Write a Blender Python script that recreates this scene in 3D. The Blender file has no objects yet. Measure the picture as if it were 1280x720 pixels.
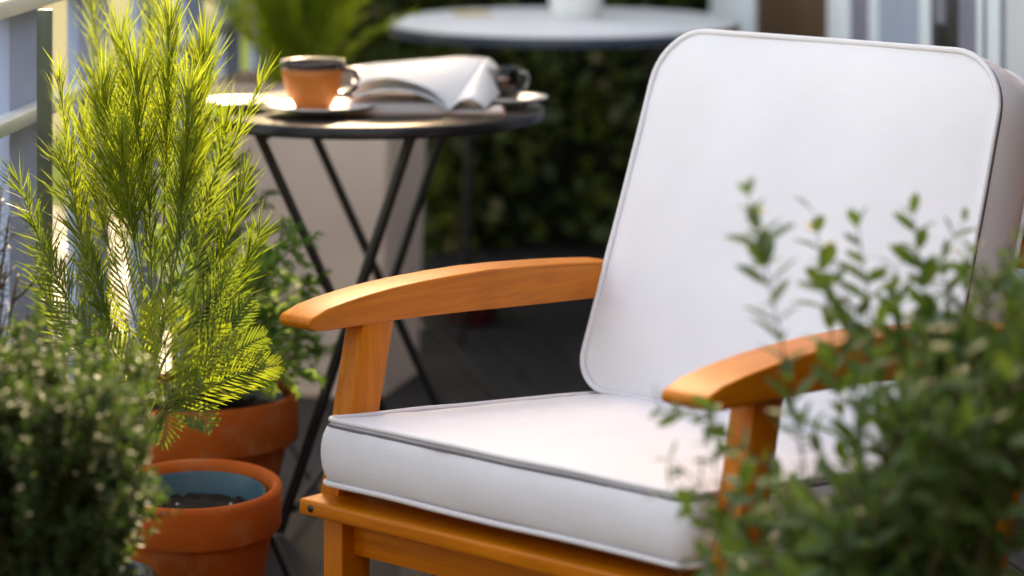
import bpy, bmesh, math, random
from mathutils import Vector, Matrix, noise
S = bpy.context.scene
COL = S.collection
R = math.radians
rnd = random.Random(7)

# ------------------------------------------------------------------ camera frame
F, CX, HY, CH = 3600.0, 640.0, -270.0, 1.26      # focal px (1280 wide), centre, horizon row, eye height
def P(x, y, Y):
    return Vector(((x-CX)/F*Y, Y, CH-(y-HY)/F*Y))

# ------------------------------------------------------------------ helpers
def sub(a, b): return a-b
def link(o, parent=None):
    COL.objects.link(o)
    if parent is not None: o.parent = parent
    return o
def tag(o, label=None, cat=None, group=None, kind=None):
    if label: o['label'] = label
    if cat: o['category'] = cat
    if group: o['group'] = group
    if kind: o['kind'] = kind
    return o
def empty(name, loc=(0, 0, 0), rz=0, label=None, cat=None, group=None):
    o = bpy.data.objects.new(name, None); link(o)
    o.location = loc; o.rotation_euler = (0, 0, rz); o.empty_display_size = .05
    return tag(o, label, cat, group)
def mobj(name, bm, mat, parent=None, smooth=True, angle=None):
    me = bpy.data.meshes.new(name); bm.normal_update(); bm.to_mesh(me); bm.free()
    me.materials.append(mat)
    if smooth:
        me.polygons.foreach_set('use_smooth', [True]*len(me.polygons))
        if angle is not None:
            me.set_sharp_from_angle(angle=R(angle))
    o = bpy.data.objects.new(name, me)
    return link(o, parent)
def pyobj(name, verts, faces, mat, parent=None, smooth=False):
    me = bpy.data.meshes.new(name); me.from_pydata(verts, [], faces); me.update()
    me.materials.append(mat)
    if smooth: me.polygons.foreach_set('use_smooth', [True]*len(me.polygons))
    o = bpy.data.objects.new(name, me)
    return link(o, parent)
def box_bm(x0, x1, y0, y1, z0, z1, bev=0.0, bm=None, seg=2):
    b = bmesh.new()
    bmesh.ops.create_cube(b, size=1)
    for v in b.verts:
        v.co = Vector((x0+(v.co.x+.5)*(x1-x0), y0+(v.co.y+.5)*(y1-y0), z0+(v.co.z+.5)*(z1-z0)))
    if bev: bmesh.ops.bevel(b, geom=list(b.edges), offset=bev, segments=seg, profile=.6, affect='EDGES')
    if bm is None: return b
    me = bpy.data.meshes.new('t'); b.to_mesh(me); b.free(); bm.from_mesh(me); bpy.data.meshes.remove(me)
    return bm
def prism_bm(poly, u0, u1, bev=0.004, seg=3):
    """poly = [(v,z)...] extruded along x from u0 to u1"""
    b = bmesh.new()
    lo = [b.verts.new((u0, v, z)) for v, z in poly]; hi = [b.verts.new((u1, v, z)) for v, z in poly]
    n = len(poly)
    b.faces.new(lo); b.faces.new(hi[::-1])
    for i in range(n): b.faces.new((lo[i], hi[i], hi[(i+1) % n], lo[(i+1) % n]))
    bmesh.ops.recalc_face_normals(b, faces=b.faces)
    if bev:
        es = [e for e in b.edges if e.calc_face_angle(0) > R(35)]
        bmesh.ops.bevel(b, geom=es, offset=bev, segments=seg, profile=.55, affect='EDGES', clamp_overlap=True)
    return b
def tube_bm(pts, r, n=8, closed=False, bm=None, caps=True):
    b = bm or bmesh.new()
    pts = [Vector(p) for p in pts]; m = len(pts); rings = []
    up = Vector((.13, .07, 1)).normalized()
    for i, p in enumerate(pts):
        a = pts[(i-1) % m] if (closed or i > 0) else p
        c = pts[(i+1) % m] if (closed or i < m-1) else p
        t = (c-a).normalized()
        s = t.cross(up)
        if s.length < 1e-3: s = t.cross(Vector((1, 0, 0)))
        s.normalize(); q = s.cross(t)
        rr = r[i] if isinstance(r, (list, tuple)) else r
        rings.append([b.verts.new(p+(s*math.cos(2*math.pi*k/n)+q*math.sin(2*math.pi*k/n))*rr) for k in range(n)])
    for i in range(m if closed else m-1):
        A, B = rings[i], rings[(i+1) % m]
        for k in range(n): b.faces.new((A[k], A[(k+1) % n], B[(k+1) % n], B[k]))
    if not closed and caps:
        b.faces.new(rings[0][::-1]); b.faces.new(rings[-1])
    return b
def lathe_bm(prof, n=64, wob=0):
    b = bmesh.new(); rings = []
    for j, (r, z) in enumerate(prof):
        if r < 1e-5: rings.append([b.verts.new((0, 0, z))])
        else: rings.append([b.verts.new((r*math.cos(2*math.pi*k/n), r*math.sin(2*math.pi*k/n), z)) for k in range(n)])
    for A, B in zip(rings, rings[1:]):
        for k in range(n):
            k2 = (k+1) % n
            if len(A) == 1 and len(B) == 1: continue
            if len(A) == 1: b.faces.new((A[0], B[k2], B[k]))
            elif len(B) == 1: b.faces.new((A[k], A[k2], B[0]))
            else: b.faces.new((A[k], A[k2], B[k2], B[k]))
    bmesh.ops.recalc_face_normals(b, faces=b.faces)
    return b

# ------------------------------------------------------------------ materials
def mat(name, col, rough=.6, spec=.5, metal=0, var=0, vscale=8, bump=0, bscale=60, stretch=(1, 1, 1),
        trans=None, tw=.5, coat=0, sheen=0, col2=None, dirt=None, dscale=6):
    m = bpy.data.materials.new(name); m.use_nodes = True
    nt = m.node_tree; N = nt.nodes; L = nt.links
    b = N['Principled BSDF']; out = N['Material Output']
    b.inputs['Roughness'].default_value = rough; b.inputs['Metallic'].default_value = metal
    b.inputs['Specular IOR Level'].default_value = spec
    b.inputs['Coat Weight'].default_value = coat; b.inputs['Coat Roughness'].default_value = .25
    b.inputs['Sheen Weight'].default_value = sheen
    b.inputs['Base Color'].default_value = (*col, 1)
    tc = N.new('ShaderNodeTexCoord'); mp = N.new('ShaderNodeMapping'); mp.inputs['Scale'].default_value = stretch
    L.new(tc.outputs['Object'], mp.inputs['Vector'])
    colout = None
    if var or col2:
        c2 = col2 if col2 else tuple(min(1, c*(1+var)) for c in col)
        c1 = col if col2 else tuple(c*(1-var) for c in col)
        nz = N.new('ShaderNodeTexNoise'); nz.inputs['Scale'].default_value = vscale; nz.inputs['Detail'].default_value = 4
        L.new(mp.outputs[0], nz.inputs['Vector'])
        rp = N.new('ShaderNodeValToRGB'); rp.color_ramp.elements[0].position = .32; rp.color_ramp.elements[1].position = .68
        rp.color_ramp.elements[0].color = (*c1, 1); rp.color_ramp.elements[1].color = (*c2, 1)
        L.new(nz.outputs['Fac'], rp.inputs[0]); colout = rp.outputs[0]
        if dirt:
            n2 = N.new('ShaderNodeTexNoise'); n2.inputs['Scale'].default_value = dscale; n2.inputs['Detail'].default_value = 8
            n2.inputs['Roughness'].default_value = .7
            L.new(tc.outputs['Object'], n2.inputs['Vector'])
            r2 = N.new('ShaderNodeValToRGB'); r2.color_ramp.elements[0].position = .5; r2.color_ramp.elements[1].position = .75
            L.new(n2.outputs['Fac'], r2.inputs[0])
            mx = N.new('ShaderNodeMix'); mx.data_type = 'RGBA'
            L.new(r2.outputs[0], mx.inputs[0]); L.new(colout, mx.inputs[6]); mx.inputs[7].default_value = (*dirt, 1)
            colout = mx.outputs[2]
        L.new(colout, b.inputs['Base Color'])
    if bump:
        nb = N.new('ShaderNodeTexNoise'); nb.inputs['Scale'].default_value = bscale; nb.inputs['Detail'].default_value = 5
        L.new(mp.outputs[0], nb.inputs['Vector'])
        bp = N.new('ShaderNodeBump'); bp.inputs['Strength'].default_value = bump; bp.inputs['Distance'].default_value = .002
        L.new(nb.outputs['Fac'], bp.inputs['Height']); L.new(bp.outputs[0], b.inputs['Normal'])
    if trans:
        tr = N.new('ShaderNodeBsdfTranslucent'); tr.inputs['Color'].default_value = (*trans, 1)
        ms = N.new('ShaderNodeMixShader'); ms.inputs[0].default_value = tw
        L.new(b.outputs[0], ms.inputs[1]); L.new(tr.outputs[0], ms.inputs[2]); L.new(ms.outputs[0], out.inputs[0])
    return m
def glassy(name, tint, refl=.08):
    m = bpy.data.materials.new(name); m.use_nodes = True
    nt = m.node_tree; N = nt.nodes; L = nt.links; N.remove(N['Principled BSDF'])
    t = N.new('ShaderNodeBsdfTransparent'); t.inputs[0].default_value = (*tint, 1)
    g = N.new('ShaderNodeBsdfGlossy'); g.inputs['Roughness'].default_value = .02
    fr = N.new('ShaderNodeFresnel'); fr.inputs[0].default_value = 1.5
    mx = N.new('ShaderNodeMixShader'); L.new(fr.outputs[0], mx.inputs[0]); L.new(t.outputs[0], mx.inputs[1]); L.new(g.outputs[0], mx.inputs[2])
    L.new(mx.outputs[0], N['Material Output'].inputs[0])
    return m
def wood_mat(name, along, c1, c2):
    m = bpy.data.materials.new(name); m.use_nodes = True
    nt = m.node_tree; N = nt.nodes; L = nt.links; b = N['Principled BSDF']
    tc = N.new('ShaderNodeTexCoord'); mp = N.new('ShaderNodeMapping')
    mp.inputs['Scale'].default_value = tuple(4.5 if a == along else 90 for a in 'xyz')
    L.new(tc.outputs['Object'], mp.inputs['Vector'])
    nz = N.new('ShaderNodeTexNoise'); nz.inputs['Scale'].default_value = 1; nz.inputs['Detail'].default_value = 9; nz.inputs['Roughness'].default_value = .65; nz.inputs['Distortion'].default_value = .5
    L.new(mp.outputs[0], nz.inputs['Vector'])
    rp = N.new('ShaderNodeValToRGB'); e = rp.color_ramp.elements
    e[0].position = .33; e[0].color = (*c1, 1); e[1].position = .67; e[1].color = (*c2, 1)
    L.new(nz.outputs['Fac'], rp.inputs[0])
    n2 = N.new('ShaderNodeTexNoise'); n2.inputs['Scale'].default_value = 7; n2.inputs['Detail'].default_value = 2
    L.new(tc.outputs['Object'], n2.inputs['Vector'])
    mx = N.new('ShaderNodeMix'); mx.data_type = 'RGBA'; mx.blend_type = 'MULTIPLY'; mx.inputs[0].default_value = .35
    L.new(rp.outputs[0], mx.inputs[6]); L.new(n2.outputs['Color'], mx.inputs[7])
    r3 = N.new('ShaderNodeValToRGB'); r3.color_ramp.elements[0].position = .3; r3.color_ramp.elements[0].color = (.62, .58, .52, 1)
    r3.color_ramp.elements[1].position = .7; r3.color_ramp.elements[1].color = (1, 1, 1, 1)
    L.new(n2.outputs['Fac'], r3.inputs[0]); L.new(r3.outputs[0], mx.inputs[7])
    L.new(mx.outputs[2], b.inputs['Base Color'])
    b.inputs['Roughness'].default_value = .42; b.inputs['Coat Weight'].default_value = .06; b.inputs['Coat Roughness'].default_value = .3; b.inputs['Specular IOR Level'].default_value = .25
    bp = N.new('ShaderNodeBump'); bp.inputs['Strength'].default_value = .25; bp.inputs['Distance'].default_value = .001
    L.new(nz.outputs['Fac'], bp.inputs['Height']); L.new(bp.outputs[0], b.inputs['Normal'])
    return m
def fabric_mat(name, col):
    m = bpy.data.materials.new(name); m.use_nodes = True
    nt = m.node_tree; N = nt.nodes; L = nt.links; b = N['Principled BSDF']
    tc = N.new('ShaderNodeTexCoord')
    b.inputs['Roughness'].default_value = .85; b.inputs['Specular IOR Level'].default_value = .2; b.inputs['Sheen Weight'].default_value = .15
    w = []
    for d in ('X', 'Y', 'Z'):
        wv = N.new('ShaderNodeTexWave'); wv.bands_direction = d; wv.inputs['Scale'].default_value = 260; wv.inputs['Distortion'].default_value = .6
        L.new(tc.outputs['Object'], wv.inputs['Vector']); w.append(wv)
    a = N.new('ShaderNodeMath'); a.operation = 'ADD'; L.new(w[0].outputs['Fac'], a.inputs[0]); L.new(w[1].outputs['Fac'], a.inputs[1])
    a2 = N.new('ShaderNodeMath'); a2.operation = 'ADD'; L.new(a.outputs[0], a2.inputs[0]); L.new(w[2].outputs['Fac'], a2.inputs[1])
    nz = N.new('ShaderNodeTexNoise'); nz.inputs['Scale'].default_value = 9; nz.inputs['Detail'].default_value = 3
    L.new(tc.outputs['Object'], nz.inputs['Vector'])
    bp1 = N.new('ShaderNodeBump'); bp1.inputs['Strength'].default_value = .25; bp1.inputs['Distance'].default_value = .008
    L.new(nz.outputs['Fac'], bp1.inputs['Height'])
    bp = N.new('ShaderNodeBump'); bp.inputs['Strength'].default_value = .25; bp.inputs['Distance'].default_value = .0004
    L.new(a2.outputs[0], bp.inputs['Height']); L.new(bp1.outputs[0], bp.inputs['Normal']); L.new(bp.outputs[0], b.inputs['Normal'])
    rp = N.new('ShaderNodeValToRGB'); rp.color_ramp.elements[0].position = .3; rp.color_ramp.elements[0].color = (*[c*.95 for c in col], 1)
    rp.color_ramp.elements[1].position = .7; rp.color_ramp.elements[1].color = (*col, 1)
    L.new(nz.outputs['Fac'], rp.inputs[0]); L.new(rp.outputs[0], b.inputs['Base Color'])
    return m
WC1, WC2 = (.50, .120, .004), (.70, .195, .008)
M = dict(
    fabric=fabric_mat('cushion_fabric', (.80, .77, .79)),
    piping=mat('piping_cord', (.74, .71, .73), .8, .2, bump=.3, bscale=300),
    seam=mat('seam_shadow_cord', (.17, .15, .16), .9, .1),  # dark cord puts the shade line beside the piping into colour
    wood_x=wood_mat('oiled_wood_x', 'x', WC1, WC2), wood_y=wood_mat('oiled_wood_y', 'y', WC1, WC2), wood_z=wood_mat('oiled_wood_z', 'z', WC1, WC2),
    terra=mat('terracotta', (.48, .092, .014), .8, .2, var=.12, vscale=9, bump=.25, bscale=90, dirt=(.52, .19, .085), dscale=13),
    terra_dark=mat('dark_red_clay', (.07, .010, .008), .7, .3, var=.2),
    liner=mat('blue_plastic_liner', (.03, .11, .15), .45, .5, var=.1),
    liner_grey=mat('grey_plastic_liner', (.25, .26, .28), .5, .5),
    soil=mat('potting_soil', (.018, .012, .009), .95, .2, var=.5, vscale=60, bump=1, bscale=80),
    perlite=mat('perlite', (.5, .48, .45), .9),
    metal=mat('black_metal', (.012, .011, .012), .32, .5, var=.2, vscale=20),
    tabletop=mat('black_enamel', (.012, .011, .013), .25, .3, var=.2, vscale=15),
    white_top=mat('white_enamel', (.82, .80, .80), .6, .3, var=.04),
    navy=mat('dark_edge_metal', (.03, .045, .07), .4, .5),
    porcelain=mat('white_porcelain', (.8, .79, .76), .22, .5),
    mug=mat('mug_terracotta_glaze', (.52, .145, .025), .45, .35, var=.12, vscale=14),
    mug_dark=mat('mug_dark_glaze', (.03, .02, .022), .25, .5),
    coffee=mat('coffee', (.09, .035, .02), .25, .5),
    glass=glassy('cup_glass', (.82, .72, .68)),
    paper=mat('glossy_paper', (.84, .85, .87), .45, .4, trans=(.7, .7, .7), tw=.25),
    pages=mat('page_block', (.52, .46, .45), .7, .3, var=.15, vscale=4, stretch=(1, 1, 120)),
    cover=mat('magazine_cover', (.45, .22, .12), .35, .5, var=.3, vscale=12),
    sage=mat('sage_paint', (.075, .10, .065), .45, .5, var=.1, vscale=7),
    picket=mat('blue_grey_paint', (.34, .41, .62), .55, .4, var=.06, vscale=3, stretch=(4, 4, .6)),
    rail=mat('rail_white_paint', (.72, .70, .62), .35, .5, var=.06, vscale=9),
    midrail=mat('mid_rail_paint', (.50, .55, .55), .28, .5, var=.06, vscale=9),
    deck=None,
    plaster=mat('beige_plaster', (.74, .55, .45), .8, .2, var=.07, vscale=4, bump=.3, bscale=70),
    cream=mat('cream_render', (.62, .53, .37), 1.0, 0, var=.08, vscale=1.2, bump=.2, bscale=30),
    house=mat('house_render', (.62, .63, .66), .85, .2, var=.04, vscale=3, bump=.2, bscale=60),
    frame=mat('white_frame_paint', (.82, .86, .92), .35, .5, var=.03),
    greyf=mat('mauve_grey_paint', (.23, .22, .28), .5, .4, var=.05),
    brown=mat('brown_shutter_wood', (.10, .052, .024), .55, .4, var=.3, vscale=3, stretch=(20, 20, 1)),
    blackf=mat('black_frame_and_recess', (.01, .01, .012), .3, .5),
    curtain=mat('pale_curtain', (.34, .39, .50), .8, .2, var=.05),
    room=mat('room_paint', (.12, .12, .13), .9, .1),
    pane=glassy('window_glass', (.85, .88, .9)),
    bark=mat('bark', (.075, .045, .028), .85, .2, var=.3, vscale=30, bump=.5, bscale=60),
    stemg=mat('green_stem', (.14, .17, .04), .6, .3, var=.2, vscale=20),
    roofm=mat('roof_sheet', (.25, .24, .23), .7),
)
def leaf_mat(name, c1, c2, trans, tw=.45, rough=.45, vs=9, spec=.4):
    return mat(name, c1, rough, spec, col2=c2, vscale=vs, trans=trans, tw=tw)
M['frond'] = leaf_mat('feather_frond', (.05, .10, .012), (.12, .17, .018), (.17, .24, .02), .42, .5, 7)
M['frondy'] = leaf_mat('sunlit_feather_frond', (.10, .16, .014), (.20, .25, .018), (.27, .34, .03), .48, .5, 7)  # yellower copy of the frond, sun shining through put into its colour
M['frond2'] = leaf_mat('soft_conifer', (.07, .17, .045), (.16, .28, .06), (.28, .46, .07), .45, .55, 9)
M['grassy'] = leaf_mat('arching_grass', (.14, .22, .025), (.26, .33, .035), (.58, .68, .05), .55, .5, 6)
M['box'] = leaf_mat('small_dark_leaf', (.012, .034, .010), (.034, .072, .018), (.08, .16, .025), .25, .62, 22, .2)
M['box2'] = leaf_mat('glint_leaf', (.03, .065, .02), (.085, .12, .035), (.13, .20, .04), .25, .55, 22, .3)  # paler leaf colour imitates glints on the shrub
M['willow'] = leaf_mat('mid_green_leaf', (.022, .065, .018), (.10, .16, .04), (.20, .34, .05), .35, .38, 13, .5)
M['hedge'] = leaf_mat('hedge_leaf', (.03, .05, .012), (.11, .13, .028), (.28, .32, .04), .45, .5, 2.2)
M['twig'] = leaf_mat('grey_green_needle', (.02, .03, .015), (.05, .06, .03), (.06, .09, .03), .2, .6, 20)
M['tree'] = leaf_mat('tree_leaf', (.04, .08, .02), (.08, .14, .03), (.3, .42, .05), .45, .5, 1.0)

# deck material
def deck_mat():
    m = mat('weathered_deck', (.028, .025, .027), .5, .3, var=.3, vscale=5, bump=.6, bscale=40, stretch=(14, .8, 1), dirt=(.055, .049, .053), dscale=5)
    return m
M['deck'] = deck_mat()

# ------------------------------------------------------------------ world, sun, camera
SUN_AZ, SUN_EL = R(2), R(31)           # azimuth from +Y towards +X
w = bpy.data.worlds.new('World'); S.world = w; w.use_nodes = True
sky = w.node_tree.nodes.new('ShaderNodeTexSky'); sky.sky_type = 'NISHITA'; sky.sun_disc = False
sky.sun_elevation = SUN_EL; sky.sun_rotation = SUN_AZ; sky.air_density = 1.0; sky.dust_density = 2.5; sky.ozone_density = 1.0
w.node_tree.links.new(sky.outputs[0], w.node_tree.nodes['Background'].inputs[0])
w.node_tree.nodes['Background'].inputs[1].default_value = .15
sd = Vector((math.sin(SUN_AZ)*math.cos(SUN_EL), math.cos(SUN_AZ)*math.cos(SUN_EL), math.sin(SUN_EL)))
sl = bpy.data.lights.new('sun', 'SUN'); sl.energy = 3.2; sl.angle = R(.53); sl.color = (1, .94, .84)
so = link(bpy.data.objects.new('sun', sl)); so.rotation_euler = sd.to_track_quat('Z', 'Y').to_euler()
cam = bpy.data.cameras.new('camera'); co = link(bpy.data.objects.new('camera', cam))
co.location = (0, 0, CH); co.rotation_euler = (R(90), 0, 0)
cam.sensor_width = 36; cam.lens = F/1280*36; cam.shift_y = -(360-HY)/1280
cam.clip_start = .05; cam.clip_end = 2000
cam.dof.use_dof = True; cam.dof.focus_distance = 3.95; cam.dof.aperture_fstop = 101.25e-3/.040
S.camera = co
vs = S.view_settings; vs.view_transform = 'Standard'; vs.look = 'None'; vs.exposure = 2.6; vs.gamma = 1
vs.use_white_balance = True; vs.white_balance_temperature = 10400; vs.white_balance_tint = 14

# ------------------------------------------------------------------ ground, deck
pyobj('ground', [(-900, -900, -.45), (900, -900, -.45), (900, 900, -.45), (-900, 900, -.45)], [(0, 1, 2, 3)],
      mat('lawn_ground', (.05, .075, .025), 1.0, 0, var=.4, vscale=.8))['kind'] = 'structure'
bm = bmesh.new(); dk = .2; pw = .118
for i in range(-16, 22):
    x0 = i*pw
    for (a, b) in ((-.5, 2.1+.9*((i*7) % 5)/5), (2.1+.9*((i*7) % 5)/5+.006, 8.6)):
        box_bm(x0+.003, x0+pw-.003, a, b, -.03, rnd.uniform(-.0015, 0), .003, bm, 1)
# boards run away from the eye, leaning to the left
sh = Matrix(((1, -dk, 0, 1.15), (0, 1, 0, 0), (0, 0, 1, 0), (0, 0, 0, 1)))
bm.transform(sh)
d = mobj('deck', bm, M['deck'], None, True, 30); d['kind'] = 'structure'
o = pyobj('deck_base', [(-2.2, -.6, -.44), (3.4, -.6, -.44), (3.4, 8.8, -.44), (-2.2, 8.8, -.44), (-2.2, -.6, -.04), (3.4, -.6, -.04), (3.4, 8.8, -.04), (-2.2, 8.8, -.04)],
      [(0, 3, 2, 1), (4, 5, 6, 7), (0, 1, 5, 4), (1, 2, 6, 5), (2, 3, 7, 6), (3, 0, 4, 7)], mat('dark_substructure', (.015, .014, .015), .9, .1)); o['kind'] = 'structure'

# ------------------------------------------------------------------ armchair
YAW = math.atan2(-.674, .738)           # chair width direction seen in plan
CORG = Vector((-.243, 3.805, 0))        # left front cushion corner on the floor
def chair_world(): return CORG.copy(), YAW
W = .61
chair = empty('garden_armchair', CORG, YAW, 'orange-brown oiled wood armchair with curved armrests holding the white cushions', 'armchair')
TILT = .094
def sz(d): return .42-TILT*d            # cushion top height
# armrests: inner top edge and inner lower edge read from the picture
top = [(-.020, .560), (.0, .566), (.04, .5715), (.08, .5755), (.125, .5785), (.173, .580), (.24, .5805), (.316, .579), (.38, .5745), (.43, .570), (.50, .5635), (.554, .558), (.62, .551)]
low = [(.62, .500), (.50, .508), (.40, .516), (.30, .524), (.22, .529), (.14, .533), (.06, .5355), (.0, .537), (-.020, .539), (-.030, .5435), (-.034, .550), (-.030, .5565)]
for side in (0, 1):
    u0, u1 = (-.062, .0) if side == 0 else (W+.008, W+.078)
    dd = 0 if side == 0 else -.030
    prof = [(a+dd, z) for a, z in top]+[(a+dd, z) for a, z in low]
    b = prism_bm(prof, u0, u1, .0045, 4)
    # soft rounding of the plan at the tip: pull the outer corner back
    for v in b.verts:
        f = max(0, 1-(v.co.y-dd+.032)/.09)
        v.co.x += ((u0+u1)/2-v.co.x)*.03*f*f
        g = min(1, max(0, (v.co.y-.28)/.30)); v.co.x += (-1 if side == 0 else 1)*.022*g*g*(3-2*g)
    mobj('armrest', b, M['wood_y'], chair, True, 40)
def quadpost(name, u0, u1, pts, m, bev=.003):
    """pts = [(front d, back d, z)...] bottom to top"""
    poly = [(a, z) for a, bb, z in pts]+[(bb, z) for a, bb, z in pts[::-1]]
    return mobj(name, prism_bm(poly, u0, u1, bev, 2), m, chair, True, 40)
for side in (0, 1):
    u0, u1 = (-.020, .016) if side == 0 else (W+.011, W+.047)
    if side == 0: u0, u1 = -.038, -.003
    if side == 0: ul0, ul1 = -.022, .014
    else: ul0, ul1 = u0, u1
    quadpost('leg', ul0, ul1, [(.012, .062, 0), (.012, .066, .294)], M['wood_z'])
    quadpost('arm_post', u0, u1, [(.018, .070, .300), (.030, .085, .355), (.072, .130, .545)], M['wood_z'])
# front board carrying the seat, apron, side rails
bb = box_bm(-.034, W+.062, -.022, .075, .294, .315, .005, None, 3)
mobj('seat_board', bb, M['wood_x'], chair, True, 40)
mobj('apron', box_bm(.014, W+.016, .032, .054, .238, .2935, .003), M['wood_x'], chair, True, 40)
for u in (-.022, W+.022):
    prof = [(.066, .236), (.066, .2935), (.60, .262), (.60, .205)]
    mobj('side_rail', prism_bm(prof, u+.002, u+.028, .003, 2), M['wood_y'], chair, True, 40)
for k in range(6):
    dpos = .10+k*.083; z = .3405-TILT*dpos-.0135
    mobj('seat_slat', prism_bm([(dpos, z-.016), (dpos, z), (dpos+.055, z-.0052), (dpos+.055, z-.021)], .0, W+.0, .003, 2), M['wood_x'], chair, True, 40)
# back frame
RC = R(19.2)
def backpt(t, off):                      # t up the back, off behind the cushion front
    return (.525+t*math.sin(RC)+off*math.cos(RC), .375+t*math.cos(RC)-off*math.sin(RC))
for u0 in (-.030, W+.002):
    a = backpt(-.16, .118); b_ = backpt(.47, .118); c = backpt(.47, .155); dq = backpt(-.16, .155)
    mobj('back_post', prism_bm([a, b_, c, dq], u0, u0+.034, .004, 2), M['wood_z'], chair, True, 40)
    mobj('leg', prism_bm([(.565, 0), (.565, .262), (.612, .262), (.612, 0)], u0, u0+.034, .003, 2), M['wood_z'], chair, True, 40)
for t in (.02, .15, .28, .41):
    a = backpt(t, .122); b_ = backpt(t+.06, .122); c = backpt(t+.06, .140); dq = backpt(t, .140)
    mobj('back_slat', prism_bm([a, b_, c, dq], .005, W+.001, .003, 2), M['wood_x'], chair, True, 40)
# screw heads / dark knot at the left end of the seat board
mobj('screw', lathe_bm([(0, .003), (.004, .003), (.005, 0)], 12), M['blackf'], chair).matrix_local = Matrix.Translation((-.010, -.0215, .305)) @ Matrix.Rotation(R(90), 4, 'X')

def rrect(w, h, rads, n=10, seg=26):
    """rounded rectangle outline (0..w, 0..h), rads=(bl,br,tr,tl), dense along the sides"""
    pts = []
    cs = [((rads[0], rads[0]), 180, rads[0]), ((w-rads[1], rads[1]), 270, rads[1]), ((w-rads[2], h-rads[2]), 0, rads[2]), ((rads[3], h-rads[3]), 90, rads[3])]
    arcs = []
    for (cx, cy), a0, r in cs:
        arcs.append([(cx+r*math.cos(R(a0+90*k/n)), cy+r*math.sin(R(a0+90*k/n))) for k in range(n+1)])
    for i in range(4):
        A = arcs[i]; B = arcs[(i+1) % 4]
        pts += A
        p, q = A[-1], B[0]
        for k in range(1, seg): pts.append((p[0]+(q[0]-p[0])*k/seg, p[1]+(q[1]-p[1])*k/seg))
    return pts
def cushion(w, h, t, rads, bulge, side, seed, wr=.0015, pinch=0.0, fold=None):
    """local x across, y up/back, z out of the top face; top seam at z=0, bottom seam z=-t"""
    out = rrect(w, h, rads); n = len(out); c = (w/2, h/2)
    b = bmesh.new(); rings = []
    def ring(s, z, f=0):
        r = []
        for (x, y) in out:
            px, py = c[0]+(x-c[0])*s, c[1]+(y-c[1])*s
            if f:                                    # outward side bulge
                dx, dy = x-c[0], y-c[1]
                ex = min(1, max(-1, dx/(w/2))); ey = min(1, max(-1, dy/(h/2)))
                px += math.copysign(abs(ex)**7, ex)*f; py += math.copysign(abs(ey)**7, ey)*f
            q = Vector((px, py, z))
            nz = noise.noise(Vector((px*7+seed, py*7, z*7)))*wr*2 + noise.noise(Vector((px*19, py*19+seed, z*9)))*wr
            if abs(s-1) < .001 and f == 0: nz *= .4
            q.z += nz if s < 1 or f == 0 else 0
            if .9 < s < .99 or f: nz += noise.noise(Vector((px*55, py*55, z*20+seed)))*.0011
            if .9 < s < .99: q.z += noise.noise(Vector((px*55, py*55, seed)))*.0012
            if f: q.x += nz*.8; q.y += nz*.8
            if fold and f: q.y -= fold(px, py, z)
            r.append(b.verts.new(q))
        return r
    S1 = [.02, .15, .3, .45, .6, .72, .82, .89, .94, .97, .985, 1.0]
    for s in S1: rings.append(ring(s, bulge*(1-s**3.2)))
    K = 8
    for k in range(1, K):
        a = k/K; rings.append(ring(1.0, -t*a, side*math.sin(math.pi*a)**.6))
    for s in S1[::-1]: rings.append(ring(s, -t-bulge*.35*(1-s**3.2)))
    for A, B in zip(rings, rings[1:]):
        for k in range(n): b.faces.new((A[k], B[k], B[(k+1) % n], A[(k+1) % n]))
    b.faces.new(rings[0]); b.faces.new(rings[-1][::-1])
    bmesh.ops.recalc_face_normals(b, faces=b.faces)
    return b, out
# seat cushion -------------------------------------------------------
def seatfold(x, y, z):
    if y > .08: return 0
    s = 0
    for cx, a, wd in ((.185, .0030, .008), (.212, .0036, .010), (.238, .0018, .006), (.40, .0016, .02), (.05, .0014, .015)): s += a*math.exp(-((x-cx+z*.2)/wd)**2)
    return -s
Ds = .60
b, out = cushion(W, Ds, .079, (.016, .022, .03, .03), .016, .012, 3.1, .0012, fold=seatfold)
seat = mobj('seat_cushion', b, M['fabric'])
tag(seat, 'white seat cushion with piped edges lying flat on the wooden armchair', 'cushion')
SM = Matrix.Translation(CORG) @ Matrix.Rotation(YAW, 4, 'Z') @ Matrix.Translation((0, 0, .42)) @ Matrix.Rotation(-math.atan(TILT), 4, 'X')
seat.matrix_world = SM
def pipe(out, z, r, parent, m, name='piping', grow=.0):
    pts = [Vector((x, y, z)) for x, y in out]
    if grow:
        c = Vector((sum(p.x for p in pts)/len(pts), sum(p.y for p in pts)/len(pts), z))
        pts = [p+(p-c).normalized()*grow for p in pts]
    # drop near-duplicate points
    q = [pts[0]]
    for p in pts[1:]:
        if (p-q[-1]).length > .0015: q.append(p)
    if (q[0]-q[-1]).length < .0015: q.pop()
    for p in q: p.z += noise.noise(Vector((p.x*8, p.y*8, z*5+2)))*.0015
    return mobj(name, tube_bm(q, r, 8, True), m, parent)
pipe(out, .0015, .0036, seat, M['piping'], grow=.003)
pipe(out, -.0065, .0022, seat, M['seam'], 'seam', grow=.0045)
pipe(out, -.081, .0040, seat, M['piping'], grow=.004)
# back cushion -------------------------------------------------------
Hb, Tb, Wb = .538, .105, .60
b, outb = cushion(Wb, Hb, Tb, (.055, .045, .085, .080), .020, .010, 9.4, .0014)
def flare(x, y): return x-.024*max(0, 1-y/Hb)**1.3*max(0, 1-x/Wb)
for v in b.verts: v.co.x = flare(v.co.x, v.co.y)
outb = [(flare(x, y), y) for x, y in outb]
back = mobj('back_cushion', b, M['fabric'])
tag(back, 'tall white back cushion with piped rounded corners leaning against the wooden chair back', 'cushion')
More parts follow.
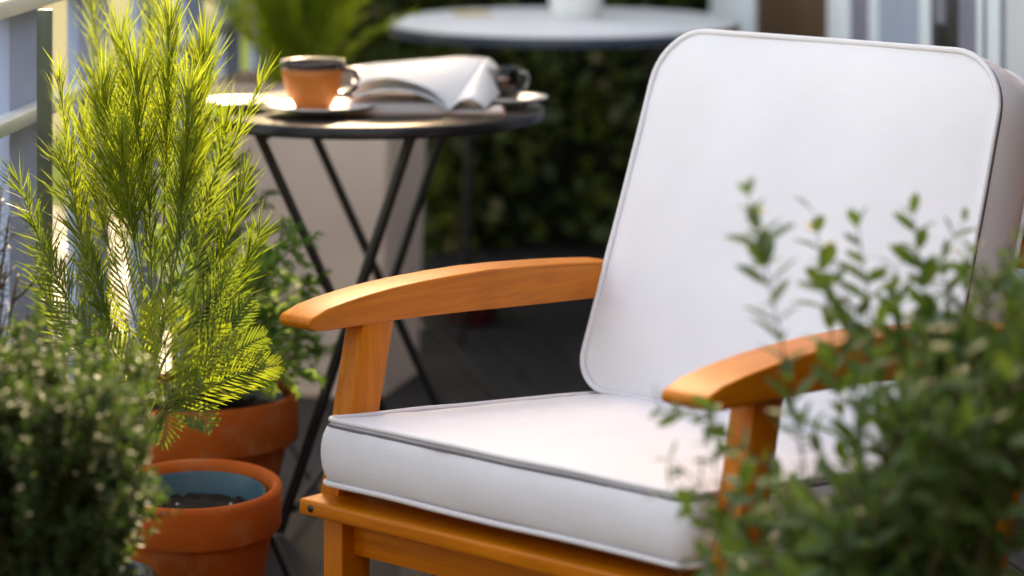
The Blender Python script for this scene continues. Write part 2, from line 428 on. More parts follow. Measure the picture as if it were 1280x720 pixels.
# local x = across, local y = up the back, local z = towards the sitter
up = Vector((0, math.sin(RC), math.cos(RC))); nrm = Vector((0, -math.cos(RC), math.sin(RC)))
BM_ = Matrix.Rotation(YAW, 4, 'Z') @ Matrix(((1, 0, 0, 0), (0, up.y, nrm.y, .526), (0, up.z, nrm.z, .382), (0, 0, 0, 1)))
back.matrix_world = Matrix.Translation(CORG) @ BM_
pipe(outb, .001, .0042, back, M['piping'], grow=.003)
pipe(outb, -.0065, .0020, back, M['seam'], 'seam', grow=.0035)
pipe(outb, -Tb-.001, .0042, back, M['piping'], grow=.003)

# ------------------------------------------------------------------ bistro table
TC = P(463, 0, 5.0); TX, TY = TC.x, 5.0; TH = .70
tbl = empty('bistro_table', (TX, TY, 0), 0, 'round black folding bistro table with crossed legs, carrying mug and magazine', 'table')
mobj('tabletop', lathe_bm([(0, TH), (.296, TH), (.301, TH-.002), (.3035, TH-.006), (.3035, TH-.018), (.300, TH-.021), (.292, TH-.021), (.290, TH-.006), (0, TH-.006)], 96), M['tabletop'], tbl, True, 40)
def bar(name, a, b, w, parent, m, dep=None):
    a, b = Vector(a), Vector(b)
    return mobj(name, tube_bm([a, b], w, 10), m, parent, True, 40)
for yy in (-.15, .16):
    o = -.02 if yy < 0 else .035
    bar('leg', (-.165+o, yy, TH-.02), (.14+o, yy, .006), .0085, tbl, M['metal'])
    bar('leg', (.10+o, yy-.02, TH-.02), (-.125+o, yy-.02, .006), .0095 if yy < 0 else .0085, tbl, M['metal'])
for x, z in ((-.155, TH-.03), (.095, TH-.03), (.12, .045), (-.11, .045)):
    bar('crossbar', (x-.01, -.17, z), (x+.03, .17, z), .007, tbl, M['metal'])
mobj('hinge', tube_bm([(-.03, -.185, .325), (.012, .175, .325)], .006, 8), M['metal'], tbl)

def saucer(name, loc, r, label, group=None, cat='saucer'):
    o = mobj(name, lathe_bm([(0, .003), (r*.45, .003), (r*.6, .006), (r*.92, .013), (r, .0155), (r*1.0, .0175), (r*.9, .0165), (r*.6, .0095), (r*.45, .0065), (0, .0065)], 64), M['porcelain'])
    o.location = loc; return tag(o, label, cat, group)
mugp = Vector((P(391, 0, 4.90).x, 4.90, TH))
saucer('saucer', mugp+Vector((.014, -.02, .001)), .092, 'white saucer under the orange mug')
mug = empty('mug', mugp+Vector((0, 0, .0076)), 0, 'terracotta orange mug with dark rim and dark handle', 'mug')
mobj('body', lathe_bm([(0, 0), (.028, 0), (.031, .003), (.040, .018), (.048, .036), (.0525, .055), (.054, .0735), (.0505, .0735), (.049, .056), (.044, .036), (.036, .018), (.026, .007), (0, .007)], 64), M['mug'], mug)
mobj('rim', lathe_bm([(.0502, .0700), (.0544, .0700), (.0552, .0735), (.0552, .0800), (.0540, .0822), (.0510, .0815), (.0502, .078), (.0502, .0700)], 64), M['mug_dark'], mug)
mobj('coffee', lathe_bm([(0, .062), (.0497, .062)], 48), M['coffee'], mug)
hp = [(.050, 0, .066), (.062, 0, .069), (.074, 0, .065), (.079, 0, .052), (.076, 0, .038), (.066, 0, .029), (.050, 0, .024), (.044, 0, .024)]
mobj('handle', tube_bm(hp, .0045, 10), M['mug_dark'], mug).rotation_euler = (0, 0, R(-12))
saucer('side_plate', (P(296, 0, 4.93).x, 4.95, TH+.001), .066, 'white side plate at the left edge of the black table, beside the leaves', cat='plate')
saucer('small_dish', (P(436, 0, 5.03).x-.002, 5.05, TH+.001), .030, 'tiny white dish between the orange mug and the magazine', cat='dish')
cupp = Vector((P(630, 0, 5.03).x, 5.03, TH))
saucer('coffee_saucer', cupp+Vector((.016, -.03, .001)), .060, 'white saucer under the small clear glass cup')
gc = empty('glass_cup', cupp+Vector((.0, 0, .0076)), 0, 'small clear glass cup with dark coffee at right end of the black table', 'cup')
mobj('glass_body', lathe_bm([(0, 0), (.020, 0), (.026, .008), (.031, .025), (.033, .058), (.031, .058), (.029, .025), (.023, .010), (0, .006)], 48), M['glass'], gc)
mobj('coffee', lathe_bm([(0, .007), (.0225, .0105), (.0285, .026), (.0295, .040), (0, .040)], 48), M['coffee'], gc)
mobj('handle', tube_bm([(.030, 0, .05), (.042, 0, .05), (.046, 0, .038), (.040, 0, .024), (.029, 0, .02)], .003, 8), M['glass'], gc).rotation_euler = (0, 0, R(-25))
# magazine
mg = empty('magazine', (P(535, 0, 4.97).x, 4.97, TH), 0, 'open magazine with one white page curling up beside the orange mug', 'magazine')
mo = mg.location
def sheet(name, near, far, m, th=.0006, nu=24, nv=8, lift=0, yn=4.86, yf=5.06):
    def cr(pts, t):
        t *= len(pts)-1; i = min(int(t), len(pts)-2); f = t-i
        p0 = pts[max(i-1, 0)]; p1 = pts[i]; p2 = pts[i+1]; p3 = pts[min(i+2, len(pts)-1)]
        return tuple(.5*((2*p1[k])+(-p0[k]+p2[k])*f+(2*p0[k]-5*p1[k]+4*p2[k]-p3[k])*f*f+(-p0[k]+3*p1[k]-3*p2[k]+p3[k])*f**3) for k in (0, 1))
    V = []; Fc = []
    for i in range(nu+1):
        a = cr(near, i/nu); c = cr(far, i/nu)
        A = P(a[0], a[1], yn); B = P(c[0], c[1], yf)
        for j in range(nv+1):
            q = A.lerp(B, j/nv); q.z += lift
            q.z = max(q.z, TH+.002)
            V.append(q-mo)
    for i in range(nu):
        for j in range(nv):
            k = i*(nv+1)+j; Fc.append((k, k+nv+1, k+nv+2, k+1))
    o = pyobj(name, V, Fc, m, mg, True)
    md = o.modifiers.new('thickness', 'SOLIDIFY'); md.thickness = th; md.offset = 0
    return o
NEAR = [(446, 106), (475, 97), (505, 101), (532, 110), (550, 123), (561, 139)]
FAR = [(438, 84), (470, 79), (505, 76), (540, 73), (575, 70.5), (606, 72)]
sheet('page', NEAR, FAR, M['paper'])
sheet('page', [(561, 139), (572, 128), (585, 124), (598, 128), (606, 136)], [(606, 72), (613, 74), (621, 82), (628, 96), (632, 110)], M['paper'])
sheet('page', [(444, 122), (475, 113), (510, 115), (540, 125), (560, 139)], [(440, 100), (475, 96), (520, 94), (560, 94), (600, 108)], M['paper'], lift=0)
bmx = bmesh.new()
def slab(x0, x1, y0, y1, z0, z1): return box_bm(x0, x1, y0, y1, z0, z1, .0012)
xl, xr, xs = P(438, 0, 4.9).x-mo.x, P(628, 0, 4.9).x-mo.x, P(561, 0, 4.87).x-mo.x
mobj('page_block', slab(xl, xs-.001, -.10, .10, .0025, .019), M['pages'], mg, True, 40)
mobj('page_block', slab(xs+.001, xr, -.10, .10, .0025, .008), M['pages'], mg, True, 40)
mobj('cover', slab(xl-.004, xr+.004, -.104, .104, .0004, .0022), M['cover'], mg, True, 40)

# ------------------------------------------------------------------ far round table
DX, DY = P(705, 0, 6.7).x, 6.7
dt = empty('garden_table', (DX, DY, 0), 0, 'round white topped garden table with dark rim standing before the hedge', 'table')
mobj('tabletop', lathe_bm([(0, .71), (.400, .71), (.404, .708), (.404, .704), (0, .704)], 96), M['white_top'], dt, True, 40)
mobj('table_rim', lathe_bm([(.380, .7035), (.407, .7035), (.409, .700), (.407, .682), (.380, .682), (.380, .7035)], 96), M['navy'], dt, True, 40)
for a in range(4):
    an = R(45+90*a)
    mobj('leg', tube_bm([(.30*math.cos(an), .30*math.sin(an), .69), (.33*math.cos(an), .33*math.sin(an), .003)], .008, 10), M['metal'], dt, True, 40)
pl = empty('white_pot', (P(720, 0, 6.78).x, 6.78, .7105), 0, 'white round pot standing on the far white table', 'pot')
mobj('pot_body', lathe_bm([(0, 0), (.052, 0), (.058, .006), (.067, .07), (.072, .13), (.072, .137), (.066, .137), (.061, .07), (.052, .012), (0, .012)], 48), M['porcelain'], pl)
mobj('soil', lathe_bm([(0, .118), (.0655, .118)], 32), M['soil'], pl)
nb = box_bm(-.045, .045, -.03, .03, 0, .008, .005, None, 3)
o = mobj('napkin', nb, mat('yellow_cloth', (.70, .52, .28), .85, .2, var=.1), None, True, 40); o.location = (P(590, 0, 6.85).x, 6.85, .7108); o.rotation_euler = (0, 0, R(12))
tag(o, 'folded yellow napkin on the left side of the far white table', 'napkin')

# ------------------------------------------------------------------ pots
def pot_profile(r, h, rimh, wall=.012):
    rb = r*.66
    return [(0, 0), (rb, 0), (rb+.002, .003), (r*.90, h-rimh), (r*.90+.0005, h-rimh+.001), (r-.002, h-rimh+.002), (r, h-rimh+.006), (r+.001, h-.010), (r-.001, h-.003),
            (r-.006, h), (r-wall, h-.003), (r-wall-.003, h-.012), (r-wall-.012, h-rimh), (rb-wall, .015), (0, .015)]
def pot(name, loc, r, h, rimh, m, label, group=None, liner=None, soilz=.75, cat='flower pot'):
    t = empty(name, loc, 0, label, cat, group)
    mobj('pot_body', lathe_bm(pot_profile(r, h, rimh), 96), m, t, True, 50)
    rs = r*(.66+.24*soilz)
    if liner:
        rl = r-.026
        mobj('liner', lathe_bm([(rl*.75, .02), (rl, h-.020), (rl+.0025, h-.015), (rl+.0005, h-.013), (rl-.002, h-.018), (rl*.75-.004, .02)], 96), liner, t, True, 50)
        rs = r-.036
    b = bmesh.new()
    bmesh.ops.create_grid(b, x_segments=28, y_segments=28, size=1)
    for v in b.verts:
        x, y = v.co.x, v.co.y
        v.co = Vector((x*math.sqrt(1-y*y/2)*rs, y*math.sqrt(1-x*x/2)*rs, h*soilz+noise.noise(Vector((x*6+r, y*6, 0)))*.006))
    mobj('soil', b, M['soil'], t)
    return t
p1 = pot('terracotta_pot', P(245, 0, 4.28).to_2d().to_3d(), .128, .225, .066, M['terra'], 'terracotta pot with a blue plastic liner and bare soil, nearest the chair leg', 'terracotta pots by the railing', M['liner'], .80)
p1.rotation_euler = (R(3.5), 0, 0)
for k in range(9):
    a = rnd.uniform(0, 6.28); rr = rnd.uniform(0, .07)
for (qx, qy, qr) in ((.025, -.01, .0045), (-.03, .03, .003), (.05, .03, .003)):
    b = bmesh.new(); bmesh.ops.create_icosphere(b, subdivisions=1, radius=qr); q = mobj('pebble', b, M['perlite'], p1); q.location = (qx, qy, .225*.80+.003)
p2 = pot('terracotta_pot', P(246, 0, 4.82).to_2d().to_3d(), .170, .245, .082, M['terra'], 'larger terracotta pot holding the soft green conifer, behind the lined pot', 'terracotta pots by the railing', M['liner_grey'], .86)
p3 = pot('plant_pot', P(118, 0, 3.96).to_2d().to_3d(), .085, .175, .03, M['metal'], 'dark pot holding the feathery yellow-green plant, behind the small-leaved shrub', None, None, .85)
p4 = pot('red_pot', P(590, 0, 6.75).to_2d().to_3d(), .08, .10, .03, M['terra_dark'], 'low dark red pot on the deck in front of the hedge', None, None, .8)

# beige planter
q0 = P(487, 0, 5.86)
plt = empty('square_planter', (q0.x, q0.y, 0), R(-14), 'tall square beige planter behind the black bistro table', 'planter')
pb = bmesh.new()
hw, hh = .42, .64
def taper_ring(s, z, inset=0):
    x0, x1, y0, y1 = -hw*(1), 0, 0, .30
    cx, cy = -hw/2, .15
    return [pb.verts.new(((x-cx)*s+cx-math.copysign(inset, x-cx), (y-cy)*s+cy-math.copysign(inset, y-cy), z)) for x, y in ((x0, y0), (x1, y0), (x1, y1), (x0, y1))]
rg = [taper_ring(.90, 0), taper_ring(1, hh), taper_ring(1, hh, .025), taper_ring(.97, hh-.07, .025)]
pb.faces.new(rg[0][::-1])
for A, B in zip(rg, rg[1:]):
    for k in range(4): pb.faces.new((A[k], A[(k+1) % 4], B[(k+1) % 4], B[k]))
bmesh.ops.recalc_face_normals(pb, faces=pb.faces)
bmesh.ops.bevel(pb, geom=[e for e in pb.edges if not e.is_boundary], offset=.006, segments=2, affect='EDGES')
mobj('planter_body', pb, M['plaster'], plt, True, 40)
mobj('soil', box_bm(-hw+.03, -.03, .03, .27, hh-.12, hh-.05), M['soil'], plt, False)

# ------------------------------------------------------------------ foliage builders
class Leaves:
    def __init__(s): s.v = []; s.f = []
    def needle(s, p, d, side, L, w, droop=0):
        n = len(s.v); m = p+d*L*.5+Vector((0, 0, droop*.35)); t = p+d*L+Vector((0, 0, droop))
        s.v += [p+side*w*.35, p-side*w*.35, m-side*w*.5, m+side*w*.5, t]
        s.f += [(n, n+1, n+2, n+3), (n+3, n+2, n+4)]
    def leaf(s, p, d, nrm, L, w, cup=.15, curl=.1):
        side = d.cross(nrm)
        if side.length < 1e-4: side = d.cross(Vector((.3, .5, .8)))
        side.normalize(); up = side.cross(d).normalized()
        n = len(s.v)
        ks = [(0, .08), (.22, .72), (.5, 1.0), (.78, .68), (1, 0)]
        for a, b in ks:
            c = p+d*L*a-up*curl*L*a*a
            s.v += [c-side*w*.5*b+up*cup*w*b, c, c+side*w*.5*b+up*cup*w*b]
        for i in range(4):
            k = n+i*3
            s.f += [(k, k+1, k+4, k+3), (k+1, k+2, k+5, k+4)]
    def quad(s, p, d, nrm, L, w):
        side = d.cross(nrm)
        if side.length < 1e-4: side = d.cross(Vector((.3, .5, .8)))
        side.normalize(); n = len(s.v)
        s.v += [p, p+d*L*.45-side*w*.5, p+d*L, p+d*L*.45+side*w*.5]; s.f += [(n, n+1, n+2, n+3)]
    def build(s, name, m, parent):
        inv = Vector(parent.location) if parent is not None else Vector()
        return pyobj(name, [v-inv for v in s.v], s.f, m, parent, False)
def rv(r=rnd): 
    while 1:
        v = Vector((r.uniform(-1, 1), r.uniform(-1, 1), r.uniform(-1, 1)))
        if .05 < v.length < 1: return v.normalized()
def bez(a, b, c, n):
    return [a*(1-t)**2+b*2*t*(1-t)+c*t*t for t in [i/n for i in range(n+1)]]
def tubes(name, chains, m, parent, n=5):
    b = bmesh.new()
    inv = Vector(parent.location)
    for pts, r0, r1 in chains:
        k = len(pts); tube_bm([p-inv for p in pts], [r0+(r1-r0)*i/(k-1) for i in range(k)], n, False, b)
    return mobj(name, b, m, parent)

def plume(LV, pts, nL, L0, L1, ang, flat=None, w=.0016, step=None, jit=.25, bare=.12):
    """feather of needles round a curved stem; flat = normal of the plane for a fishbone frond"""
    m = len(pts)-1
    for i in range(nL):
        t = bare+(1-bare)*(i+rnd.random()*.5)/nL; x = t*m; k = min(int(x), m-1); f = x-k
        p = pts[k].lerp(pts[k+1], f); tg = (pts[k+1]-pts[k]).normalized()
        L = (L0+(L1-L0)*t)*(.8+.4*rnd.random())*min(1, .55+ (1-t)*5)
        if flat is not None:
            sd = tg.cross(flat).normalized()*(1 if i % 2 else -1)
            sd = (sd+flat*rnd.uniform(-jit, jit)).normalized(); wd = flat.cross(sd).normalized()
            wd = tg
        else:
            sd = rv(); sd = (sd-tg*sd.dot(tg)).normalized(); wd = rv()
        a = ang*(1-.35*t)*(1+rnd.uniform(-.15, .15))
        d = (tg*math.cos(a)+sd*math.sin(a)).normalized()
        wd = (wd-d*wd.dot(d)).normalized()
        LV.needle(p, d, wd, L, w*(.8+.4*rnd.random()), -L*.06)

# feathery plant ------------------------------------------------------
fe = empty('feathery_plant', (p3.location.x, p3.location.y, .17), 0, 'feathery yellow-green plant with long plumes of fine needles rising in front of the railing', 'plant')
LV = Leaves(); LY = Leaves(); chains = []
base = Vector((p3.location.x, p3.location.y, .17))
hub = P(186, 505, 3.93)
def brush(LT, pts, n, L0, L1, ang, w, bare=.1, side_bias=None):
    """needles all round a stem, sweeping forward and curving, longest in the middle and fanning at the tip"""
    m = len(pts)-1
    for i in range(n):
        t = bare+(1-bare)*((i+rnd.random())/n); x = t*m; k = min(int(x), m-1)
        p = pts[k].lerp(pts[k+1], x-k); tg = (pts[k+1]-pts[k]).normalized()
        sd = rv(); sd = (sd-tg*sd.dot(tg)).normalized(); sd.y *= .7
        L = (L0+(L1-L0)*t)*rnd.uniform(.7, 1.2); a = ang*rnd.uniform(.5, 1.35)*(1-.22*t)
        d = (tg*math.cos(a)+sd*math.sin(a)).normalized(); wd = d.cross(rv()).normalized()
        d2 = (d+tg*.18+sd*rnd.uniform(-.15, .35)+Vector((0, 0, -.12))).normalized()
        q = p+d*L*.5; e = q+d2*L*.5; nn_ = len(LT.v)
        LT.v += [p+wd*w*.3, p-wd*w*.3, q-wd*w*.5, q+wd*w*.5, e]
        LT.f += [(nn_, nn_+1, nn_+2, nn_+3), (nn_+3, nn_+2, nn_+4)]
def fishbone(LT, pts, pairs, L0, ang, flat, w):
    m = len(pts)-1
    for i in range(pairs):
        t = .06+.92*i/pairs; x = t*m; k = min(int(x), m-1); p = pts[k].lerp(pts[k+1], x-k); tg = (pts[k+1]-pts[k]).normalized()
        prof = math.sin(math.pi*min(1, .22+t*.78))**.7
        for sg in (1, -1):
            sd = (tg.cross(flat).normalized()*sg+flat*rnd.uniform(-.12, .05)).normalized()
            a = ang*(1-.35*t)*rnd.uniform(.93, 1.07); d = (tg*math.cos(a)+sd*math.sin(a)).normalized()
            L = L0*prof*rnd.uniform(.88, 1.08)
            LT.leaf(p, d, flat, L, w, .08, .12)
            if rnd.random() < .5:     # short forked tip
                LT.leaf(p+d*L*.6, (d+tg*.5).normalized(), flat, L*.35, w*.7, .08, .1)
PL = [ # base px, tip px, depth base, depth tip, bend px, needles, len0, len1, angle, yellow
 ((165, 500), (24, 228), 3.94, 3.90, (-18, 26), 150, .060, .050, 46, 0),
 ((165, 500), (82, 200), 3.97, 3.97, (-10, 30), 120, .060, .050, 34, 1),
 ((178, 440), (74, 96), 4.02, 4.04, (-30, 40), 110, .050, .046, 26, 1),
 ((185, 420), (128, 112), 3.98, 4.00, (-14, 24), 190, .078, .072, 26, 1),
 ((190, 400), (172, 92), 3.97, 4.02, (-2, 14), 210, .082, .078, 25, 1),
 ((190, 450), (112, -30), 4.40, 4.50, (-16, 20), 130, .064, .052, 26, 1),
 ((195, 450), (186, -40), 4.40, 4.50, (2, 0), 140, .064, .052, 26, 1),
 ((198, 410), (212, 26), 4.02, 4.06, (4, 10), 210, .078, .070, 24, 1),
 ((200, 410), (256, 62), 4.05, 4.10, (14, 20), 200, .074, .064, 25, 1),
 ((205, 330), (330, 96), 4.02, 4.05, (0, 26), 46, .046, .040, 18, 1),
 ((205, 450), (306, 222), 3.98, 3.97, (18, 24), 120, .062, .050, 30, 0),
 ((205, 470), (326, 286), 3.95, 3.92, (12, 30), 110, .058, .048, 32, 0),
 ((160, 510), (48, 350), 3.95, 3.92, (-4, 30), 110, .058, .046, 44, 0),
 ((175, 505), (118, 322), 3.89, 3.86, (-10, 10), 100, .056, .048, 38, 0),
 ((192, 440), (186, 236), 3.96, 3.94, (0, 0), 80, .064, .060, 28, 0),
 ((185, 430), (104, 160), 4.06, 4.10, (-16, 26), 130, .066, .058, 28, 1),
 ((188, 420), (150, 48), 4.08, 4.14, (-6, 16), 180, .076, .070, 25, 1),
 ((200, 420), (236, 118), 3.96, 3.97, (10, 12), 150, .074, .066, 27, 1),
 ((192, 420), (150, 178), 3.93, 3.92, (-6, 10), 140, .072, .066, 28, 1),
 ((205, 430), (282, 150), 4.08, 4.12, (16, 20), 120, .062, .054, 28, 1),
 ((200, 430), (232, 205), 4.02, 4.02, (8, 10), 110, .066, .060, 30, 0),
]
FB = [ # flat fronds: base, tip, depths, bend, pairs, needle, angle, leaf width
 ((208, 512), (202, 372), 3.74, 3.70, (3, 0), 17, .060, 64, .0048, 1),
 ((208, 515), (268, 536), 3.76, 3.72, (6, -20), 12, .034, 52, .0034, 0),
 ((212, 500), (334, 420), 3.90, 3.90, (18, -26), 22, .046, 50, .0030, 0),
 ((196, 500), (118, 405), 3.78, 3.74, (-8, 2), 16, .050, 55, .0038, 0),
 ((218, 500), (292, 410), 3.78, 3.76, (6, -8), 16, .046, 52, .0038, 1),
 ((214, 512), (352, 456), 3.86, 3.86, (14, -24), 22, .048, 48, .0032, 1),
 ((190, 522), (146, 462), 3.76, 3.72, (-4, -4), 12, .042, 55, .0036, 1),
 ((205, 515), (198, 560), 3.78, 3.74, (14, -10), 9, .030, 52, .003, 0),
 ((202, 508), (250, 470), 3.76, 3.72, (6, -12), 12, .036, 52, .0034, 0),
 ((185, 500), (98, 452), 3.80, 3.78, (-6, -14), 16, .044, 52, .0034, 0),
 ((190, 470), (150, 300), 3.84, 3.82, (-10, 6), 20, .052, 46, .0032, 1),
 ((210, 440), (300, 318), 3.86, 3.84, (8, 4), 20, .048, 46, .0030, 0),
 ((212, 470), (318, 372), 3.84, 3.82, (10, -6), 20, .048, 48, .0032, 0),
 ((180, 480), (38, 300), 3.86, 3.86, (-4, 16), 26, .056, 52, .0030, 0),
 ((175, 490), (60, 372), 3.82, 3.80, (-4, 6), 20, .050, 52, .0032, 0),
 ((200, 420), (286, 160), 3.90, 3.90, (0, 16), 24, .054, 40, .0030, 0),
]
for (b0, t0, y0, y1, bend, nn, l0, l1, ang, yel) in PL:
    a = P(*b0, y0); c = P(*t0, y1); m_ = P((b0[0]+t0[0])/2+bend[0], (b0[1]+t0[1])/2+bend[1], (y0+y1)/2)
    pts = bez(a, m_, c, 12)
    half = pts[6:]
    brush(LV, pts[4:9], int(nn*.24), l0*.85, l0, R(ang*1.15), .0020)
    brush(LY if yel else LV, half, int(nn*(1.35 if yel else .9)), l0*(1.15 if yel else 1), l1*(1.2 if yel else 1), R(ang*(1.2 if yel else 1)), .0020, 0)
    chains.append((pts, .0017, .0005))
    chains.append((bez(base+Vector((rnd.uniform(-.02, .02), rnd.uniform(-.02, .02), 0)), (base+hub)/2+Vector((0, 0, .04)), a, 6), .003, .0017))
for (b0, t0, y0, y1, bend, pr, L, ang, w, yel) in FB:
    a = P(*b0, y0); c = P(*t0, y1); m_ = P((b0[0]+t0[0])/2+bend[0], (b0[1]+t0[1])/2+bend[1], (y0+y1)/2)
    pts = bez(a, m_, c, 12)
    fishbone(LY if yel else LV, pts, pr, L, R(ang), Vector((.05, -1, .30)).normalized(), w)
    chains.append((pts, .0013, .0005))
    chains.append((bez(base, (base+hub)/2+Vector((0, -.02, .04)), a, 6), .0025, .0013))
LV.build('foliage', M['frond'], fe)
LY.build('sunlit_foliage', M['frondy'], fe)
tubes('stem', chains, M['stemg'], fe)

# soft conifer in the larger terracotta pot -----------------------------
cp = empty('soft_conifer', (p2.location.x, p2.location.y, .2), 0, 'soft blue-green conifer growing out of the larger terracotta pot', 'plant')
LV = Leaves(); chains = []
b0 = Vector((p2.location.x, p2.location.y, .2))
tips = [(392, 448), (372, 470), (360, 410), (345, 345), (372, 305), (392, 352), (330, 290), (318, 250), (300, 215), (285, 180), (262, 150), (240, 190), (215, 230), (200, 300), (350, 395), (330, 440), (300, 380), (280, 300), (385, 420), (330, 470), (300, 450), (355, 300), (270, 250), (310, 340)]
for tx, ty in tips:
    c = P(tx, ty, rnd.uniform(4.62, 5.0)); m_ = (b0*.5+c*.5)+Vector((-.02, 0, .06))
    pts = bez(b0+Vector((rnd.uniform(-.04, .04), rnd.uniform(-.04, .04), 0)), m_, c, 14); chains.append((pts, .004, .001))
    for k in range(4, 15):
        for q in range(4):
            tg = (pts[min(k+1, 14)]-pts[k-1]).normalized(); sd = rv(); sd = (sd-tg*sd.dot(tg)).normalized()
            e = pts[k]+(tg*.6+sd*.8)*rnd.uniform(.02, .06)
            pp = [pts[k], (pts[k]+e)/2+Vector((0, 0, .004)), e]
            plume(LV, pp, 24, .020, .012, R(45), None, .0026)
LV.build('foliage', M['frond2'], cp); tubes('stem', chains, M['bark'], cp)

# yellow-green arching plant in the square planter ------------------------
gp = empty('arching_plant', (q0.x-.20, q0.y+.16, hh-.06), 0, 'bright yellow-green arching plant growing in the square beige planter', 'plant')
LV = Leaves(); chains = []
g0 = Vector(gp.location)
for k in range(120):
    a = rnd.uniform(0, 6.28); sp = rnd.uniform(.03, .26); hgt = rnd.uniform(.18, .52)
    c = g0+Vector((math.cos(a)*sp, math.sin(a)*sp*.7, hgt)); m_ = g0+Vector((math.cos(a)*sp*.3, math.sin(a)*sp*.25, hgt*.75))
    pts = bez(g0+Vector((rnd.uniform(-.06, .06), rnd.uniform(-.04, .04), 0)), m_, c, 8)
    chains.append((pts, .002, .0008)); plume(LV, pts, 90, .05, .03, R(32), None, .004, bare=.1)
LV.build('foliage', M['grassy'], gp); tubes('stem', chains, M['stemg'], gp)

# small-leaved shrub, left front ------------------------------------------
def shrub(name, base, tips, label, ml, lw, ll, spacing, depth_jit, twigs, stemr, cup=.15, mode='pair', m2=None, tw_len=(.03, .07), jitp=.02, seed=1, group=None):
    r_ = random.Random(seed)
    t = empty(name, base, 0, label, 'shrub', group); LA = Leaves(); LB = Leaves(); ch = []
    bs = Vector(base)
    def along(pts, r0, r1, first=.15):
        ch.append((pts, r0, r1))
        Lt = sum((pts[i+1]-pts[i]).length for i in range(len(pts)-1)); n = max(2, int(Lt*(1-first)/spacing))
        m = len(pts)-1
        for i in range(n+1):
            x = (first+(1-first)*i/n)*m; k = min(int(x), m-1); p = pts[k].lerp(pts[k+1], x-k); tg = (pts[k+1]-pts[k]).normalized()
            ph = i*1.57+r_.random()
            s0 = tg.cross(Vector((.2, .3, 1))).normalized(); s1 = tg.cross(s0)
            for sg in (1, -1):
                sd = (s0*math.cos(ph)+s1*math.sin(ph))*sg
                if r_.random() < .12: continue
                sd = (sd+rv(r_)*.35).normalized()
                d = (tg*r_.uniform(.45, .95)+sd*.8).normalized()
                nr = (tg*.9-sd*.3+rv(r_)*.5).normalized()
                sc = r_.uniform(.6, 1.15)*(1 if i < n-2 else .7)
                T = LB if (m2 and r_.random() < .09) else LA
                T.leaf(p, d, nr, ll*sc, lw*sc, cup, r_.uniform(-.05, .25))
    for tp in tips:
        c = Vector(tp); b = bs+Vector((r_.uniform(-jitp, jitp), r_.uniform(-jitp, jitp), 0))
        m_ = b.lerp(c, .5)+Vector(((b.x-c.x)*.18+r_.uniform(-.015, .015), r_.uniform(-.02, .02), .05))
        pts = bez(b, m_, c, 12); along(pts, stemr, stemr*.3, .25)
        for q in range(twigs):
            k = r_.randint(4, 11); tg = (pts[k+1]-pts[k]).normalized(); sd = rv(r_); sd = (sd-tg*sd.dot(tg)).normalized()
            L = r_.uniform(*tw_len); e = pts[k]+(tg*.75+sd*.75+Vector((0, 0, .2))).normalized()*L
            along([pts[k], pts[k].lerp(e, .35)+sd*.003, pts[k].lerp(e, .7)+sd*.002, e], stemr*.5, stemr*.2, .1)
    LA.build('foliage', ml, t)
    if m2: LB.build('highlight_foliage', m2, t)
    tubes('stem', ch, M['bark'], t, 4)
    return t
rs = random.Random(5)
def skyline(x):      # top of the left shrub, picture rows
    pts = [(-120, 420), (0, 420), (40, 440), (90, 446), (150, 452), (185, 472), (197, 520), (204, 680), (212, 760)]
    for (a, b), (c, d) in zip(pts, pts[1:]):
        if a <= x <= c: return b+(d-b)*(x-a)/(c-a)
    return 760
tips = []
for k in range(165):
    x = rs.uniform(-110, 200); y = skyline(x)+abs(rs.gauss(0, 1))*85+rs.uniform(-8, 10)
    if y > 830: y = rs.uniform(650, 820)
    tips.append(P(x, y, rs.uniform(3.0, 3.42)))
for (x, y) in ((20, 395), (48, 372), (70, 405), (96, 398), (120, 408), (140, 425), (165, 430), (84, 425), (34, 415), (182, 448), (108, 432), (58, 440), (-30, 400)):
    tips.append(P(x, y, rs.uniform(3.1, 3.4)))
fb = P(60, 0, 3.22); fb.z = .19
shrub('small_leaved_shrub', fb, tips, 'dense dark green shrub with tiny glinting leaves in the lower left corner', M['box'], .0085, .0145, .0068, .2, 9, .0022, m2=M['box2'], seed=3, jitp=.03, tw_len=(.02, .048))
pot('plant_pot', (fb.x, fb.y, 0), .15, .22, .05, M['metal'], 'dark pot of the small-leaved shrub beside the railing', None, None, .85)

# mid-green shrub, right front ----------------------------------------------
tips = []
def sky_r(x):
    pts = [(820, 620), (850, 500), (870, 530), (930, 560), (960, 470), (1000, 400), (1040, 350), (1100, 345), (1150, 370), (1200, 360), (1240, 330), (1300, 330), (1420, 330)]
    for (a, b), (c, d) in zip(pts, pts[1:]):
        if a <= x <= c: return b+(d-b)*(x-a)/(c-a)
    return 700
for (x, y) in ((936, 245), (1018, 268), (1072, 285), (1142, 268), (1120, 335), (1215, 320), (1262, 300), (1180, 345), (850, 500), (838, 575), (905, 610), (1040, 330), (985, 520), (1085, 420), (1310, 300), (1240, 350), (1290, 330), (1200, 400)):
    tips.append(P(x, y, rs.uniform(2.80, 3.0)))
for k in range(40):
    x = 1125+255*rs.random()**.9; y = sky_r(x)+abs(rs.gauss(0, 1))*110+20
    tips.append(P(x, min(y, 700), rs.uniform(2.70, 3.05)))
for k in range(17):
    x = rs.uniform(845, 1100); y = rs.uniform(600, 760)
    tips.append(P(x, y, rs.uniform(2.75, 3.0)))
rb = P(1110, 0, 2.88); rb.z = .30
shrub('leafy_shrub', rb, tips, 'leafy mid-green shrub with loose upright sprigs in front of the armchair', M['willow'], .0180, .043, .022, .2, 2, .0022, seed=8, tw_len=(.04, .10), jitp=.07)
